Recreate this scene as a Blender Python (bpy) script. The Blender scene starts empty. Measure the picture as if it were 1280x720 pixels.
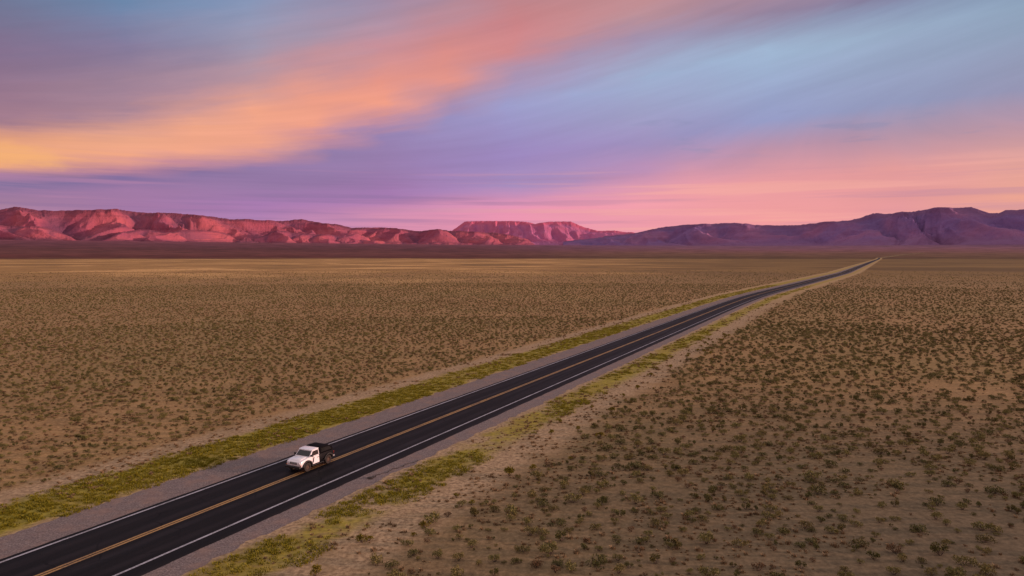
import bpy, bmesh, math, random
import numpy as np
from mathutils import Vector, Matrix
from math import radians as R

rng = np.random.default_rng(7)
random.seed(7)
scene = bpy.context.scene
COL = scene.collection

# ------------------------------------------------------------------ constants of the place (metres)
CAM_H = 16.6                      # height of the viewpoint over the plain
ROAD_DIR = 25.983                 # bearing of the highway, degrees clockwise from +Y
SUN_AZ, SUN_EL = 94.0, 7.5
DS = np.array([math.sin(R(ROAD_DIR)), math.cos(R(ROAD_DIR))])     # along the road
DN = np.array([math.cos(R(ROAD_DIR)), -math.sin(R(ROAD_DIR))])    # to its right

def lin(c):
    return tuple((v / 255 / 12.92) if v / 255 <= 0.04045 else ((v / 255 + 0.055) / 1.055) ** 2.4 for v in c)

# ------------------------------------------------------------------ object helpers
def tag(o, label=None, cat=None, group=None, kind=None):
    if label: o['label'] = label
    if cat: o['category'] = cat
    if group: o['group'] = group
    if kind: o['kind'] = kind
    return o

def link(name, me, mats=(), parent=None):
    o = bpy.data.objects.new(name, me)
    COL.objects.link(o)
    for m in (mats if isinstance(mats, (list, tuple)) else [mats]):
        me.materials.append(m)
    if parent is not None: o.parent = parent
    return o

def np_mesh(name, V, F, smooth=False):
    """V (n,3), F (m,k) with one k."""
    me = bpy.data.meshes.new(name)
    V = np.asarray(V, dtype=np.float32); F = np.asarray(F, dtype=np.int32)
    me.vertices.add(len(V)); me.vertices.foreach_set('co', V.ravel())
    k = F.shape[1]
    me.loops.add(F.size); me.loops.foreach_set('vertex_index', F.ravel())
    me.polygons.add(len(F)); me.polygons.foreach_set('loop_start', np.arange(len(F), dtype=np.int32) * k)
    me.update(calc_edges=True); me.validate()
    if smooth: me.polygons.foreach_set('use_smooth', np.ones(len(me.polygons), dtype=bool))
    return me

def grid_faces(nr, nc):
    i = np.arange(nr - 1)[:, None]; j = np.arange(nc - 1)[None, :]
    a = i * nc + j
    return np.stack([a, a + 1, a + nc + 1, a + nc], -1).reshape(-1, 4)

def add_attr(me, name, vals):
    at = me.attributes.new(name, 'FLOAT', 'POINT'); at.data.foreach_set('value', np.asarray(vals, dtype=np.float32))

# value noise -------------------------------------------------------------------------------
_P = np.random.default_rng(3).random((256, 256)).astype(np.float64)
def vnoise(x, y):
    x = np.asarray(x, float); y = np.asarray(y, float)
    xi = np.floor(x).astype(int); yi = np.floor(y).astype(int)
    fx = x - xi; fy = y - yi
    fx = fx * fx * fx * (fx * (fx * 6 - 15) + 10); fy = fy * fy * fy * (fy * (fy * 6 - 15) + 10)
    g = lambda a, b: _P[a % 256, b % 256]
    return (g(xi, yi) * (1 - fx) + g(xi + 1, yi) * fx) * (1 - fy) + (g(xi, yi + 1) * (1 - fx) + g(xi + 1, yi + 1) * fx) * fy
def fbm(x, y, o=4, gain=.5):
    s = 0; a = 1; t = 0
    for k in range(o):
        s = s + a * vnoise(x * 2 ** k + 17.3 * k, y * 2 ** k + 9.1 * k); t += a; a *= gain
    return s / t
def ridged(x, y, o=4):
    s = 0; a = 1; t = 0
    for k in range(o):
        s = s + a * (1 - np.abs(2 * vnoise(x * 2 ** k + 31.7 * k, y * 2 ** k + 5.3 * k) - 1)); t += a; a *= .5
    return s / t
def sstep(a, b, x):
    t = np.clip((x - a) / (b - a), 0, 1); return t * t * (3 - 2 * t)

# ------------------------------------------------------------------ node helper
class NT:
    def __init__(self, tree): self.t = tree; self.n = tree.nodes; self.l = tree.links
    def node(self, typ, **kw):
        nd = self.n.new(typ)
        for k, v in kw.items(): setattr(nd, k, v)
        return nd
    def put(self, sock, v):
        if v is None: return
        if isinstance(v, bpy.types.NodeSocket): self.l.new(v, sock)
        else:
            if hasattr(sock.default_value, '__len__') and len(sock.default_value) == 4 and len(v) == 3: v = tuple(v) + (1,)
            sock.default_value = v
    def math(self, op, a, b=None, c=None, clamp=False):
        nd = self.node('ShaderNodeMath', operation=op); nd.use_clamp = clamp
        for s, v in zip(nd.inputs, (a, b, c)): self.put(s, v)
        return nd.outputs[0]
    def vmath(self, op, a, b=None):
        nd = self.node('ShaderNodeVectorMath', operation=op)
        self.put(nd.inputs[0], a); self.put(nd.inputs[1], b)
        return nd.outputs['Value'] if op in ('LENGTH', 'DOT_PRODUCT', 'DISTANCE') else nd.outputs[0]
    def rng(self, v, a, b, c=0., d=1., smooth=True):
        nd = self.node('ShaderNodeMapRange', interpolation_type='SMOOTHSTEP' if smooth else 'LINEAR')
        for i, x in enumerate((v, a, b, c, d)): self.put(nd.inputs[i], x)
        return nd.outputs[0]
    def mix(self, f, a, b, typ='MIX'):
        nd = self.node('ShaderNodeMix', data_type='RGBA', blend_type=typ)
        self.put(nd.inputs['Factor'], f) if False else self.put(nd.inputs[0], f)
        self.put(nd.inputs[6], a); self.put(nd.inputs[7], b)
        return nd.outputs[2]
    def noise(self, vec, scale, detail=4., rough=.55, dist=0., color=False):
        nd = self.node('ShaderNodeTexNoise')
        self.put(nd.inputs['Vector'], vec)
        for k, v in (('Scale', scale), ('Detail', detail), ('Roughness', rough), ('Distortion', dist)): nd.inputs[k].default_value = v
        return nd.outputs['Color'] if color else nd.outputs['Fac']
    def ramp(self, f, stops, interp='LINEAR'):
        nd = self.node('ShaderNodeValToRGB'); cr = nd.color_ramp; cr.interpolation = interp
        while len(cr.elements) < len(stops): cr.elements.new(.5)
        for e, (p, c) in zip(cr.elements, sorted(stops, key=lambda s: s[0])):
            e.position = p; e.color = tuple(c) + (1,)
        self.put(nd.inputs[0], f); return nd.outputs[0]
    def attr(self, name, out='Fac'):
        return self.node('ShaderNodeAttribute', attribute_name=name).outputs[out]
    def comb(self, x, y, z):
        nd = self.node('ShaderNodeCombineXYZ')
        for s, v in zip(nd.inputs, (x, y, z)): self.put(s, v)
        return nd.outputs[0]
    def sep(self, v):
        nd = self.node('ShaderNodeSeparateXYZ'); self.put(nd.inputs[0], v); return nd.outputs

def material(name):
    m = bpy.data.materials.new(name); m.use_nodes = True
    t = NT(m.node_tree); bs = t.n['Principled BSDF']
    return m, t, bs

def simple(name, col, rough=.6, metal=0., nscale=12., var=.15, spec=.5, coat=0.):
    m, t, bs = material(name)
    pos = t.node('ShaderNodeTexCoord').outputs['Object']
    f = t.noise(pos, nscale, 5)
    lo = tuple(c * (1 - var) for c in col); hi = tuple(min(1, c * (1 + var)) for c in col)
    t.put(bs.inputs['Base Color'], t.mix(f, lo, hi))
    t.put(bs.inputs['Roughness'], t.rng(f, .3, .7, max(0, rough - .08), min(1, rough + .08)))
    bs.inputs['Metallic'].default_value = metal
    bs.inputs['Specular IOR Level'].default_value = spec
    bs.inputs['Coat Weight'].default_value = coat
    bs.inputs['Coat Roughness'].default_value = .06
    return m

# ------------------------------------------------------------------ sky: sunset cloud deck over a Nishita sky
# bearing (deg), then elevation (deg) and colour of the successive cloud bands seen at that bearing
SKY = [
    (-36.14, [(1.06, 168, 124, 158), (2.38, 168, 124, 158), (3.27, 170, 124, 158), (4.22, 154, 116, 160), (4.85, 118, 104, 152), (5.47, 165, 118, 150), (6.15, 242, 165, 108), (7.44, 232, 158, 118), (8.98, 165, 122, 140), (13.1, 132, 110, 142), (16.31, 110, 118, 150), (19.12, 105, 130, 168)]),
    (-32.58, [(1.1, 170, 123, 164), (2.48, 170, 123, 164), (3.31, 170, 122, 164), (4.45, 157, 116, 162), (5.19, 122, 104, 154), (5.79, 180, 124, 149), (6.6, 242, 164, 116), (7.95, 235, 161, 124), (9.68, 168, 127, 144), (13.75, 132, 115, 148), (16.97, 108, 127, 162), (19.87, 108, 132, 174)]),
    (-28.71, [(1.15, 172, 122, 170), (2.58, 172, 122, 170), (3.33, 170, 120, 170), (4.69, 160, 116, 164), (5.54, 126, 104, 156), (6.11, 195, 130, 148), (7.07, 242, 162, 125), (8.46, 238, 164, 130), (10.4, 172, 132, 148), (14.39, 132, 120, 154), (17.61, 106, 136, 174), (20.6, 110, 135, 180)]),
    (-24.53, [(1.19, 178, 126, 175), (2.68, 176, 124, 175), (3.66, 169, 118, 173), (4.96, 156, 117, 166), (6.19, 136, 111, 161), (6.83, 198, 134, 149), (7.85, 241, 161, 128), (9.72, 241, 163, 130), (11.68, 181, 139, 152), (14.95, 146, 135, 164), (18.21, 120, 143, 180), (21.29, 120, 140, 182)]),
    (-20.06, [(1.23, 184, 130, 180), (2.77, 180, 126, 180), (3.99, 168, 117, 176), (5.21, 152, 118, 168), (6.84, 146, 118, 166), (7.56, 200, 138, 150), (8.64, 240, 160, 132), (11.0, 244, 162, 130), (12.97, 190, 146, 155), (15.46, 160, 150, 175), (18.75, 135, 150, 185), (21.9, 130, 145, 185)]),
    (-15.31, [(1.42, 200, 132, 175), (3.0, 196, 131, 176), (4.41, 169, 118, 178), (5.97, 152, 119, 170), (8.25, 148, 123, 172), (9.17, 203, 140, 151), (10.32, 243, 158, 131), (12.47, 238, 154, 130), (14.52, 195, 143, 152), (16.7, 170, 148, 170), (19.21, 150, 145, 176), (22.42, 140, 142, 178)]),
    (-10.35, [(1.61, 215, 135, 170), (3.22, 212, 136, 172), (4.82, 170, 118, 180), (6.72, 152, 120, 172), (9.66, 150, 128, 178), (10.77, 206, 142, 152), (11.99, 246, 156, 130), (13.91, 232, 146, 130), (16.03, 200, 140, 150), (17.87, 180, 145, 165), (19.55, 165, 140, 166), (22.81, 150, 140, 170)]),
    (-5.22, [(1.73, 228, 140, 170), (3.52, 224, 138, 174), (5.3, 169, 128, 186), (7.44, 153, 125, 181), (10.89, 153, 142, 192), (12.92, 191, 143, 162), (14.19, 229, 145, 133), (15.95, 219, 137, 131), (17.73, 199, 134, 142), (19.21, 185, 138, 152), (20.88, 170, 135, 156), (23.58, 155, 135, 160)]),
    (0.00, [(1.84, 240, 145, 170), (3.79, 236, 140, 175), (5.74, 168, 138, 192), (8.11, 154, 130, 190), (12.05, 156, 156, 205), (14.97, 176, 144, 172), (16.28, 212, 134, 136), (17.85, 206, 128, 132), (19.28, 198, 129, 134), (20.41, 190, 130, 138), (22.06, 175, 130, 145), (24.2, 160, 130, 150)]),
    (5.22, [(1.89, 240, 146, 168), (4.23, 239, 145, 170), (6.26, 179, 139, 187), (8.48, 156, 135, 190), (13.13, 157, 166, 208), (15.92, 169, 144, 173), (17.38, 201, 138, 144), (18.78, 200, 134, 138), (20.05, 194, 134, 140), (21.16, 185, 132, 142), (22.79, 172, 130, 148), (24.89, 160, 130, 150)]),
    (10.35, [(1.94, 240, 148, 165), (4.63, 242, 150, 165), (6.72, 190, 140, 182), (8.79, 158, 140, 190), (14.09, 158, 176, 210), (16.72, 162, 144, 174), (18.32, 190, 143, 152), (19.55, 195, 140, 145), (20.66, 190, 138, 145), (21.74, 180, 135, 145), (23.33, 170, 130, 150), (25.39, 160, 130, 150)]),
    (15.31, [(2.15, 242, 149, 158), (5.04, 239, 150, 160), (7.36, 190, 142, 175), (9.44, 152, 146, 194), (14.78, 158, 179, 211), (16.93, 155, 146, 176), (18.21, 169, 136, 155), (19.75, 185, 139, 150), (20.83, 182, 136, 148), (21.89, 175, 134, 148), (23.45, 165, 130, 152), (25.47, 155, 130, 155)]),
    (20.06, [(2.34, 245, 150, 150), (5.39, 236, 150, 155), (7.92, 190, 143, 168), (10.0, 146, 152, 198), (15.35, 158, 182, 212), (17.01, 148, 148, 178), (18.0, 148, 130, 158), (19.82, 175, 138, 155), (20.87, 175, 135, 152), (21.9, 170, 132, 150), (23.42, 160, 130, 155), (25.39, 150, 130, 160)]),
    (24.53, [(2.8, 238, 148, 150), (5.81, 233, 150, 152), (8.25, 186, 144, 168), (10.4, 146, 152, 194), (15.65, 154, 176, 204), (17.18, 143, 149, 180), (18.1, 139, 128, 159), (20.28, 162, 136, 160), (21.29, 162, 134, 157), (22.28, 159, 132, 156), (23.51, 152, 130, 158), (25.18, 145, 130, 162)]),
    (28.71, [(3.21, 230, 146, 150), (6.17, 230, 150, 148), (8.52, 182, 146, 168), (10.73, 145, 151, 190), (15.85, 149, 169, 197), (17.25, 138, 150, 182), (18.11, 130, 126, 160), (20.6, 150, 135, 165), (21.57, 150, 134, 162), (22.53, 148, 133, 162), (23.47, 145, 130, 162), (24.86, 140, 130, 165)]),
    (32.58, [(3.47, 234, 152, 144), (6.11, 228, 152, 147), (8.59, 184, 146, 166), (10.71, 146, 148, 185), (15.87, 145, 166, 194), (17.53, 133, 150, 181), (18.68, 132, 133, 165), (20.58, 142, 136, 166), (21.28, 142, 136, 165), (22.21, 142, 134, 165), (23.12, 140, 132, 166), (24.46, 138, 132, 168)]),
    (36.14, [(3.69, 238, 158, 138), (6.04, 226, 155, 146), (8.62, 185, 146, 165), (10.66, 147, 146, 180), (15.83, 141, 163, 190), (17.73, 128, 150, 180), (19.12, 133, 140, 170), (20.49, 135, 138, 168), (20.94, 135, 137, 168), (21.83, 135, 135, 168), (22.71, 135, 135, 170), (24.01, 135, 135, 170)]),
]

def build_world():
    w = bpy.data.worlds.new("World"); scene.world = w; w.use_nodes = True
    t = NT(w.node_tree); t.n.clear()
    d = t.vmath('NORMALIZE', t.node('ShaderNodeTexCoord').outputs['Generated'])
    x, y, z = t.sep(d)
    az = t.math('MULTIPLY', t.math('ARCTAN2', x, y), 180 / math.pi)
    el = t.math('MULTIPLY', t.math('ARCSINE', z), 180 / math.pi)
    # streaks lie level near the horizon and climb to the right higher up
    slope = t.rng(el, 4., 12., 0., .23)
    sh = t.math('SUBTRACT', el, t.math('MULTIPLY', slope, az))
    # domain warp (broad folds + fine fibres)
    w1 = t.noise(t.comb(t.math('MULTIPLY', az, .055), t.math('MULTIPLY', sh, .24), 0.), 1., 5, .55)
    w2 = t.noise(t.comb(t.math('MULTIPLY', az, .10), t.math('MULTIPLY', sh, .30), 7.), 1., 5, .6)
    w3 = t.noise(t.comb(t.math('MULTIPLY', az, .16), t.math('MULTIPLY', sh, 1.5), 3.), 1., 6, .6)
    amp = t.rng(el, 1., 9., .4, 2.2)
    e2 = t.math('ADD', el, t.math('MULTIPLY', t.math('SUBTRACT', w1, .5), amp))
    e2 = t.math('ADD', e2, t.math('MULTIPLY', t.math('SUBTRACT', w3, .5), t.rng(el, 2., 12., .55, 1.0)))
    a2 = t.math('ADD', az, t.math('MULTIPLY', t.math('SUBTRACT', w2, .5), 7.))
    f = t.math('DIVIDE', e2, 30., clamp=True)
    prev = None; pa = None
    for a, stops in SKY:
        st = [(max(0., min(1., e / 30.)), lin((r, g, b))) for e, r, g, b in stops[:]]
        c = t.ramp(f, st)
        if prev is None: prev = c
        else: prev = t.mix(t.rng(a2, pa, a, smooth=False), prev, c)
        pa = a
    # level streaks low in the sky, thin dark cloudlets higher on the right
    nl = t.noise(t.comb(t.math('MULTIPLY', az, .035), t.math('MULTIPLY', el, 1.25), 31.), 1., 5, .55)
    low = t.rng(el, 8., 5.2)
    prev = t.mix(t.math('MULTIPLY', low, t.rng(nl, .52, .66, 0., .42)), prev, t.mix(t.rng(az, -12., 14.), lin((138, 108, 158)), lin((190, 132, 160))))
    prev = t.mix(t.math('MULTIPLY', low, t.rng(nl, .48, .34, 0., .45)), prev, t.mix(t.rng(az, -14., 12.), lin((190, 130, 170)), lin((252, 172, 156))))
    nc = t.noise(t.comb(t.math('MULTIPLY', az, .17), t.math('MULTIPLY', el, 1.1), 41.), 1., 4, .5)
    cl = t.math('MULTIPLY', t.math('MULTIPLY', t.rng(el, 7.2, 8.6), t.rng(el, 12.5, 10.)), t.rng(az, 2., 14.))
    prev = t.mix(t.math('MULTIPLY', cl, t.rng(nc, .56, .70, 0., .35)), prev, lin((132, 138, 178)))
    # beyond the photographed arc: unseen overhead sky, brightened to lift ambient light; behind, warm cloud
    up = t.mix(t.rng(w1, .35, .65), lin((196, 184, 192)), lin((224, 202, 200)))
    behind = t.ramp(f, [(0., lin((236, 150, 120))), (.25, lin((222, 150, 135))), (.6, lin((190, 145, 155))), (1., lin((170, 140, 160)))])
    side = t.rng(t.math('ABSOLUTE', az), 50., 95.)
    c = t.mix(side, prev, behind)
    c = t.mix(t.rng(el, 22., 40.), c, up)
    # fibrous light and dark in the cloud
    fib = t.noise(t.comb(t.math('MULTIPLY', az, .05), t.math('MULTIPLY', sh, .9), 11.), 1., 7, .6)
    k = t.rng(fib, .25, .75, .94, 1.06, smooth=False)
    c = t.mix(1., c, t.comb(k, k, k), 'MULTIPLY')
    hs = t.node('ShaderNodeHueSaturation'); t.put(hs.inputs['Color'], c)
    t.put(hs.inputs['Saturation'], t.rng(sh, 4., 13., .93, .96)); c = hs.outputs[0]
    # small bright cumulus edge low on the left
    pw = t.noise(t.comb(t.math('MULTIPLY', az, .5), t.math('MULTIPLY', el, 1.1), 21.), 1., 5, .6)
    pe = t.math('ADD', el, t.math('MULTIPLY', t.math('SUBTRACT', pw, .5), 1.8))
    top = t.math('SUBTRACT', 7.9, t.math('MULTIPLY', t.math('POWER', t.math('DIVIDE', t.math('ADD', az, 35.8), 3.2), 2.), 1.3))
    puff = t.math('MULTIPLY', t.rng(t.math('SUBTRACT', top, pe), -.25, .9), t.rng(pe, 5.9, 6.5))
    puff = t.math('MULTIPLY', puff, t.rng(az, -45., -38.))
    c = t.mix(t.math('MULTIPLY', puff, .42), c, lin((254, 186, 112)))
    sky = t.node('ShaderNodeTexSky', sky_type='NISHITA'); sky.sun_disc = False
    sky.sun_elevation = R(SUN_EL); sky.sun_rotation = R(SUN_AZ)
    sky.air_density = 1.; sky.dust_density = 2.; sky.ozone_density = 1.
    bg1 = t.node('ShaderNodeBackground'); t.put(bg1.inputs[0], c); bg1.inputs[1].default_value = SKY_CLOUD
    bg2 = t.node('ShaderNodeBackground'); t.put(bg2.inputs[0], sky.outputs[0]); bg2.inputs[1].default_value = .05
    mx = t.node('ShaderNodeMixShader'); mx.inputs[0].default_value = .06
    t.l.new(bg1.outputs[0], mx.inputs[1]); t.l.new(bg2.outputs[0], mx.inputs[2])
    out = t.node('ShaderNodeOutputWorld'); t.l.new(mx.outputs[0], out.inputs[0])

SKY_CLOUD = 1.04
build_world()

sun_l = bpy.data.lights.new('sun', 'SUN'); sun_l.energy = 3.8; sun_l.angle = R(2.0); sun_l.color = (1., .60, .49)
sun_o = bpy.data.objects.new('sun', sun_l); COL.objects.link(sun_o)
to_sun = Vector((math.sin(R(SUN_AZ)) * math.cos(R(SUN_EL)), math.cos(R(SUN_AZ)) * math.cos(R(SUN_EL)), math.sin(R(SUN_EL))))
sun_o.rotation_euler = to_sun.to_track_quat('Z', 'Y').to_euler()
sun_o.location = (200, -100, 150)

cam_d = bpy.data.cameras.new('camera'); cam_o = bpy.data.objects.new('camera', cam_d); COL.objects.link(cam_o)
cam_d.sensor_width = 36; cam_d.lens = 870 / 1280 * 36
cam_d.clip_start = .5; cam_d.clip_end = 60000
cam_o.location = (0, 0, CAM_H)
cam_o.rotation_euler = (R(90) - math.atan(40 / 870), 0, 0)
scene.camera = cam_o
scene.view_settings.view_transform = 'Standard'; scene.view_settings.look = 'None'; scene.view_settings.exposure = 0
scene.cycles.use_denoising = True
scene.cycles.max_bounces = 4; scene.cycles.diffuse_bounces = 2; scene.cycles.transparent_max_bounces = 4

# ------------------------------------------------------------------ terrain height and road line
def ground_z(x, y):
    r = np.hypot(x, y); az = np.degrees(np.arctan2(x, y))
    top = np.interp(az, [-40, -20, -5, 10, 25, 40], [190, 180, 165, 150, 140, 138])
    z = top * np.clip((r - 4200) / 4800, 0, 1) ** 1.25
    z = z + sstep(2500, 5200, r) * sstep(9500, 8000, r) * 7 * (fbm(x / 900 + 50, y / 900 + 50, 3) - .5)
    return z

_s = np.arange(-400., 6400., 5.)
_kn = np.array([(-400, -37.6), (240, -37.6), (300, -36.7), (340, -34.6), (483, -24.6), (745, -7), (2033, 44), (4541, 144), (5200, 270), (5900, 470), (6400, 650)])
_n = np.interp(_s, _kn[:, 0], _kn[:, 1])
_ker = np.hanning(19); _ker /= _ker.sum()
_n = np.convolve(np.pad(_n, 9, mode='edge'), _ker, 'valid')
def road_n(s): return np.interp(s, _s, _n)
def sw(x, y):
    s = x * DS[0] + y * DS[1]; n = x * DN[0] + y * DN[1]
    return s, n - road_n(s)
def at(s, w):
    n = road_n(s) + w
    return s * DS[0] + n * DN[0], s * DS[1] + n * DN[1]

# ------------------------------------------------------------------ ground materials
def soil(t):
    """desert soil colour and bump height from world position"""
    P = t.node('ShaderNodeNewGeometry').outputs['Position']
    x, y, z = t.sep(P)
    r = t.vmath('LENGTH', P)
    azr = t.math('ARCTAN2', x, y)                       # rad
    n_fine = t.noise(P, 2.6, 6, .65)
    n_mid = t.noise(P, .16, 5, .6)
    n_big = t.noise(P, .022, 5, .55)
    n_huge = t.noise(P, .0042, 6, .62, .4)
    near = t.mix(t.rng(n_mid, .3, .7), SOIL_A, SOIL_B)
    near = t.mix(t.math('MULTIPLY', t.rng(n_big, .42, .62), .55), near, SOIL_C)
    n_grit = t.noise(P, 7., 4, .7)
    near = t.mix(t.math('MULTIPLY', t.rng(n_fine, .5, .68), .6), near, SOIL_PALE)
    near = t.mix(t.math('MULTIPLY', t.rng(n_fine, .5, .34), .65), near, SOIL_DARK)
    near = t.mix(t.math('MULTIPLY', t.rng(n_grit, .52, .36), .55), near, SOIL_DARK)
    near = t.mix(t.math('MULTIPLY', t.rng(n_grit, .55, .68), .4), near, SOIL_PALE)
    # far plain: dry grass flats, pale playa streaks and darker scrub belts
    vignette = t.math('ADD', t.vmath('DISTANCE', P, (27., 33., 0.)), t.math('MULTIPLY', t.math('SUBTRACT', n_big, .5), 24.))  # vignette: corner dimming painted into the near-right soil colour
    near = t.mix(t.rng(vignette, 72., 2., 0., .88), near, t.mix(t.rng(n_fine, .3, .7), (.088, .072, .046), (.160, .130, .082)))
    far = t.mix(t.rng(n_big, .35, .65), PLAIN_A, PLAIN_B)
    far = t.mix(t.math('MULTIPLY', t.rng(n_huge, .50, .60), .8), far, PLAIN_PALE)
    far = t.mix(t.math('MULTIPLY', t.rng(n_huge, .47, .38), .75), far, PLAIN_SCRUB)
    rightside = t.rng(azr, -.05, .42)
    far = t.mix(rightside, far, t.mix(t.rng(n_huge, .4, .6), PLAIN_R1, PLAIN_R2))
    # scrub reduced to a speckle where single plants are smaller than the grain of the soil
    vor = t.node('ShaderNodeTexVoronoi'); t.put(vor.inputs['Vector'], P); vor.inputs['Scale'].default_value = .30
    dots = t.math('MULTIPLY', t.rng(vor.outputs['Distance'], .5, .2), t.rng(n_mid, .36, .52))
    dots = t.math('MULTIPLY', dots, t.rng(r, 350., 800., 0., .75))
    far = t.mix(dots, far, SCRUB_FAR)
    c = t.mix(t.rng(t.math('ADD', r, t.math('MULTIPLY', t.math('SUBTRACT', n_huge, .5), 500.)), 160., 950.), near, far)
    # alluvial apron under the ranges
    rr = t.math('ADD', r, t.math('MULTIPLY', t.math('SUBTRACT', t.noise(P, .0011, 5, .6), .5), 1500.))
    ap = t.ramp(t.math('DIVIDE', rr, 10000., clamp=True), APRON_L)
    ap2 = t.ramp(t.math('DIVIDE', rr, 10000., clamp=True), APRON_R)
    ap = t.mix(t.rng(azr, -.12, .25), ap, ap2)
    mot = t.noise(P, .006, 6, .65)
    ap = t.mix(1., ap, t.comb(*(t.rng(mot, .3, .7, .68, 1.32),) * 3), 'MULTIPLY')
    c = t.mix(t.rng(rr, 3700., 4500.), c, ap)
    h = t.math('ADD', t.math('MULTIPLY', n_fine, .10), t.math('MULTIPLY', n_mid, .6))
    return c, h, P, r, n_fine, n_mid, n_big

SOIL_A = (.290, .182, .076); SOIL_B = (.39, .248, .106); SOIL_C = (.275, .205, .076)
SOIL_PALE = (.54, .345, .17); SOIL_DARK = (.15, .090, .040)
PLAIN_A = (.32, .182, .064); PLAIN_B = (.41, .245, .082); PLAIN_PALE = (.68, .41, .155); PLAIN_SCRUB = (.19, .120, .046)
PLAIN_R1 = (.125, .078, .027); PLAIN_R2 = (.22, .138, .045); SCRUB_FAR = (.16, .104, .042)
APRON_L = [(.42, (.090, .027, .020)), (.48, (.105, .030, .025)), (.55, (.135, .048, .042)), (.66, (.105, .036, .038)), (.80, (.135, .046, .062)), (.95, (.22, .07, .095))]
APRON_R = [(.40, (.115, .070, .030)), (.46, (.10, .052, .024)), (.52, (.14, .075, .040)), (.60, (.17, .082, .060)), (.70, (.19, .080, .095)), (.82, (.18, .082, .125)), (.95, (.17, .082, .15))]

def finish(t, bs, c, h, bump=.35, dist=.25, rough=.95):
    t.put(bs.inputs['Base Color'], c); bs.inputs['Roughness'].default_value = rough
    bs.inputs['Specular IOR Level'].default_value = .12
    b = t.node('ShaderNodeBump'); b.inputs['Strength'].default_value = bump; b.inputs['Distance'].default_value = dist
    t.put(b.inputs['Height'], h); t.l.new(b.outputs[0], bs.inputs['Normal'])

M = {}
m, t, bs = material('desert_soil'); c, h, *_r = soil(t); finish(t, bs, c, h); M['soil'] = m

m, t, bs = material('roadside_soil')
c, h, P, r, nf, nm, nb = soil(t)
wv = t.attr('across')
n1 = t.noise(P, .35, 5, .6); n2 = t.noise(P, .07, 4, .55); n3 = t.noise(P, 1.6, 5, .65)
wj = t.math('ADD', wv, t.math('MULTIPLY', t.math('SUBTRACT', n1, .5), 3.2))
wj = t.math('ADD', wj, t.math('MULTIPLY', t.math('SUBTRACT', n2, .5), 2.4))
bare = t.mix(t.rng(t.noise(P, 3.2, 6, .7), .34, .66), (.20, .138, .078), (.49, .355, .205))
bare = t.mix(t.math('MULTIPLY', t.rng(n1, .5, .65), .5), bare, (.24, .17, .085))
inside = t.math('MULTIPLY', t.rng(wj, -17.5, -15.0), t.rng(wj, 16.5, 13.0))
c = t.mix(inside, c, bare)
dry = t.mix(t.rng(n3, .3, .7), (.33, .225, .09), (.46, .32, .13))
fardry = t.rng(r, 130., 420., .0, .85)
c = t.mix(t.math('MULTIPLY', inside, t.math('MULTIPLY', fardry, t.rng(n1, .3, .6, .4, 1.))), c, dry)
green = t.mix(t.rng(n3, .28, .72), (.175, .158, .014), (.38, .325, .028))
green = t.mix(t.rng(n2, .35, .65), green, t.mix(t.rng(n3, .3, .7), (.20, .15, .025), (.36, .28, .05)))
gl = t.math('MULTIPLY', t.rng(wj, -13.6, -12.2), t.rng(wj, -6.9, -8.3))
gl = t.math('MULTIPLY', gl, t.rng(n3, .2, .42, .55, 1.))
gr = t.math('MULTIPLY', t.math('MULTIPLY', t.rng(wj, 6.7, 8.4), t.rng(wj, 11.6, 9.8)), t.rng(t.math('ADD', t.math('ADD', n2, t.rng(r, 50., 160., 0., .22)), t.math('MULTIPLY', n1, .5)), .58, .80))
gr = t.math('MULTIPLY', gr, t.rng(n3, .25, .5, .4, 1.))
g = t.math('MULTIPLY', t.math('MAXIMUM', gl, gr), t.rng(r, 200., 800., .9, .5))
c = t.mix(g, c, green)
finish(t, bs, c, h); M['verge'] = m

m, t, bs = material('gravel')
P = t.node('ShaderNodeNewGeometry').outputs['Position']
n1 = t.noise(P, 9., 6, .7); n2 = t.noise(P, .5, 5, .6); n3 = t.noise(P, 2.2, 4, .6)
c = t.mix(t.rng(n1, .36, .64), (.105, .088, .082), (.285, .235, .218))
c = t.mix(t.math('MULTIPLY', t.rng(n2, .45, .65), .6), c, (.27, .185, .145))
c = t.mix(t.math('MULTIPLY', t.rng(n3, .55, .4), .35), c, (.13, .10, .10))
finish(t, bs, c, n1, .4, .05); M['gravel'] = m

m, t, bs = material('asphalt')
P = t.node('ShaderNodeNewGeometry').outputs['Position']
wv = t.attr('across'); sv = t.attr('along')
n1 = t.noise(P, 14., 5, .7); n2 = t.noise(t.comb(t.math('MULTIPLY', sv, .05), t.math('MULTIPLY', wv, 1.2), 0.), 1., 5, .6); n3 = t.noise(P, .25, 4, .6)
c = t.mix(t.rng(n1, .3, .7), (.0055, .0054, .0062), (.0120, .0115, .0130))
c = t.mix(t.math('MULTIPLY', t.rng(n2, .45, .7), .5), c, (.026, .023, .027))
tr = t.math('ABSOLUTE', t.math('SUBTRACT', t.math('ABSOLUTE', wv), 1.8))         # two wheel tracks in each lane
c = t.mix(t.math('MULTIPLY', t.rng(t.math('ABSOLUTE', t.math('SUBTRACT', tr, .85)), .45, .1), t.rng(n3, .3, .6, .12, .38)), c, (.034, .029, .033))
vc = t.node('ShaderNodeTexVoronoi', feature='DISTANCE_TO_EDGE')
t.put(vc.inputs['Vector'], t.vmath('ADD', P, t.noise(P, .6, 3, color=True))); vc.inputs['Scale'].default_value = .22
crack = t.math('MULTIPLY', t.rng(vc.outputs['Distance'], .018, .006), t.rng(n3, .45, .6))
c = t.mix(t.math('MULTIPLY', crack, .8), c, (.006, .006, .007))
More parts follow.
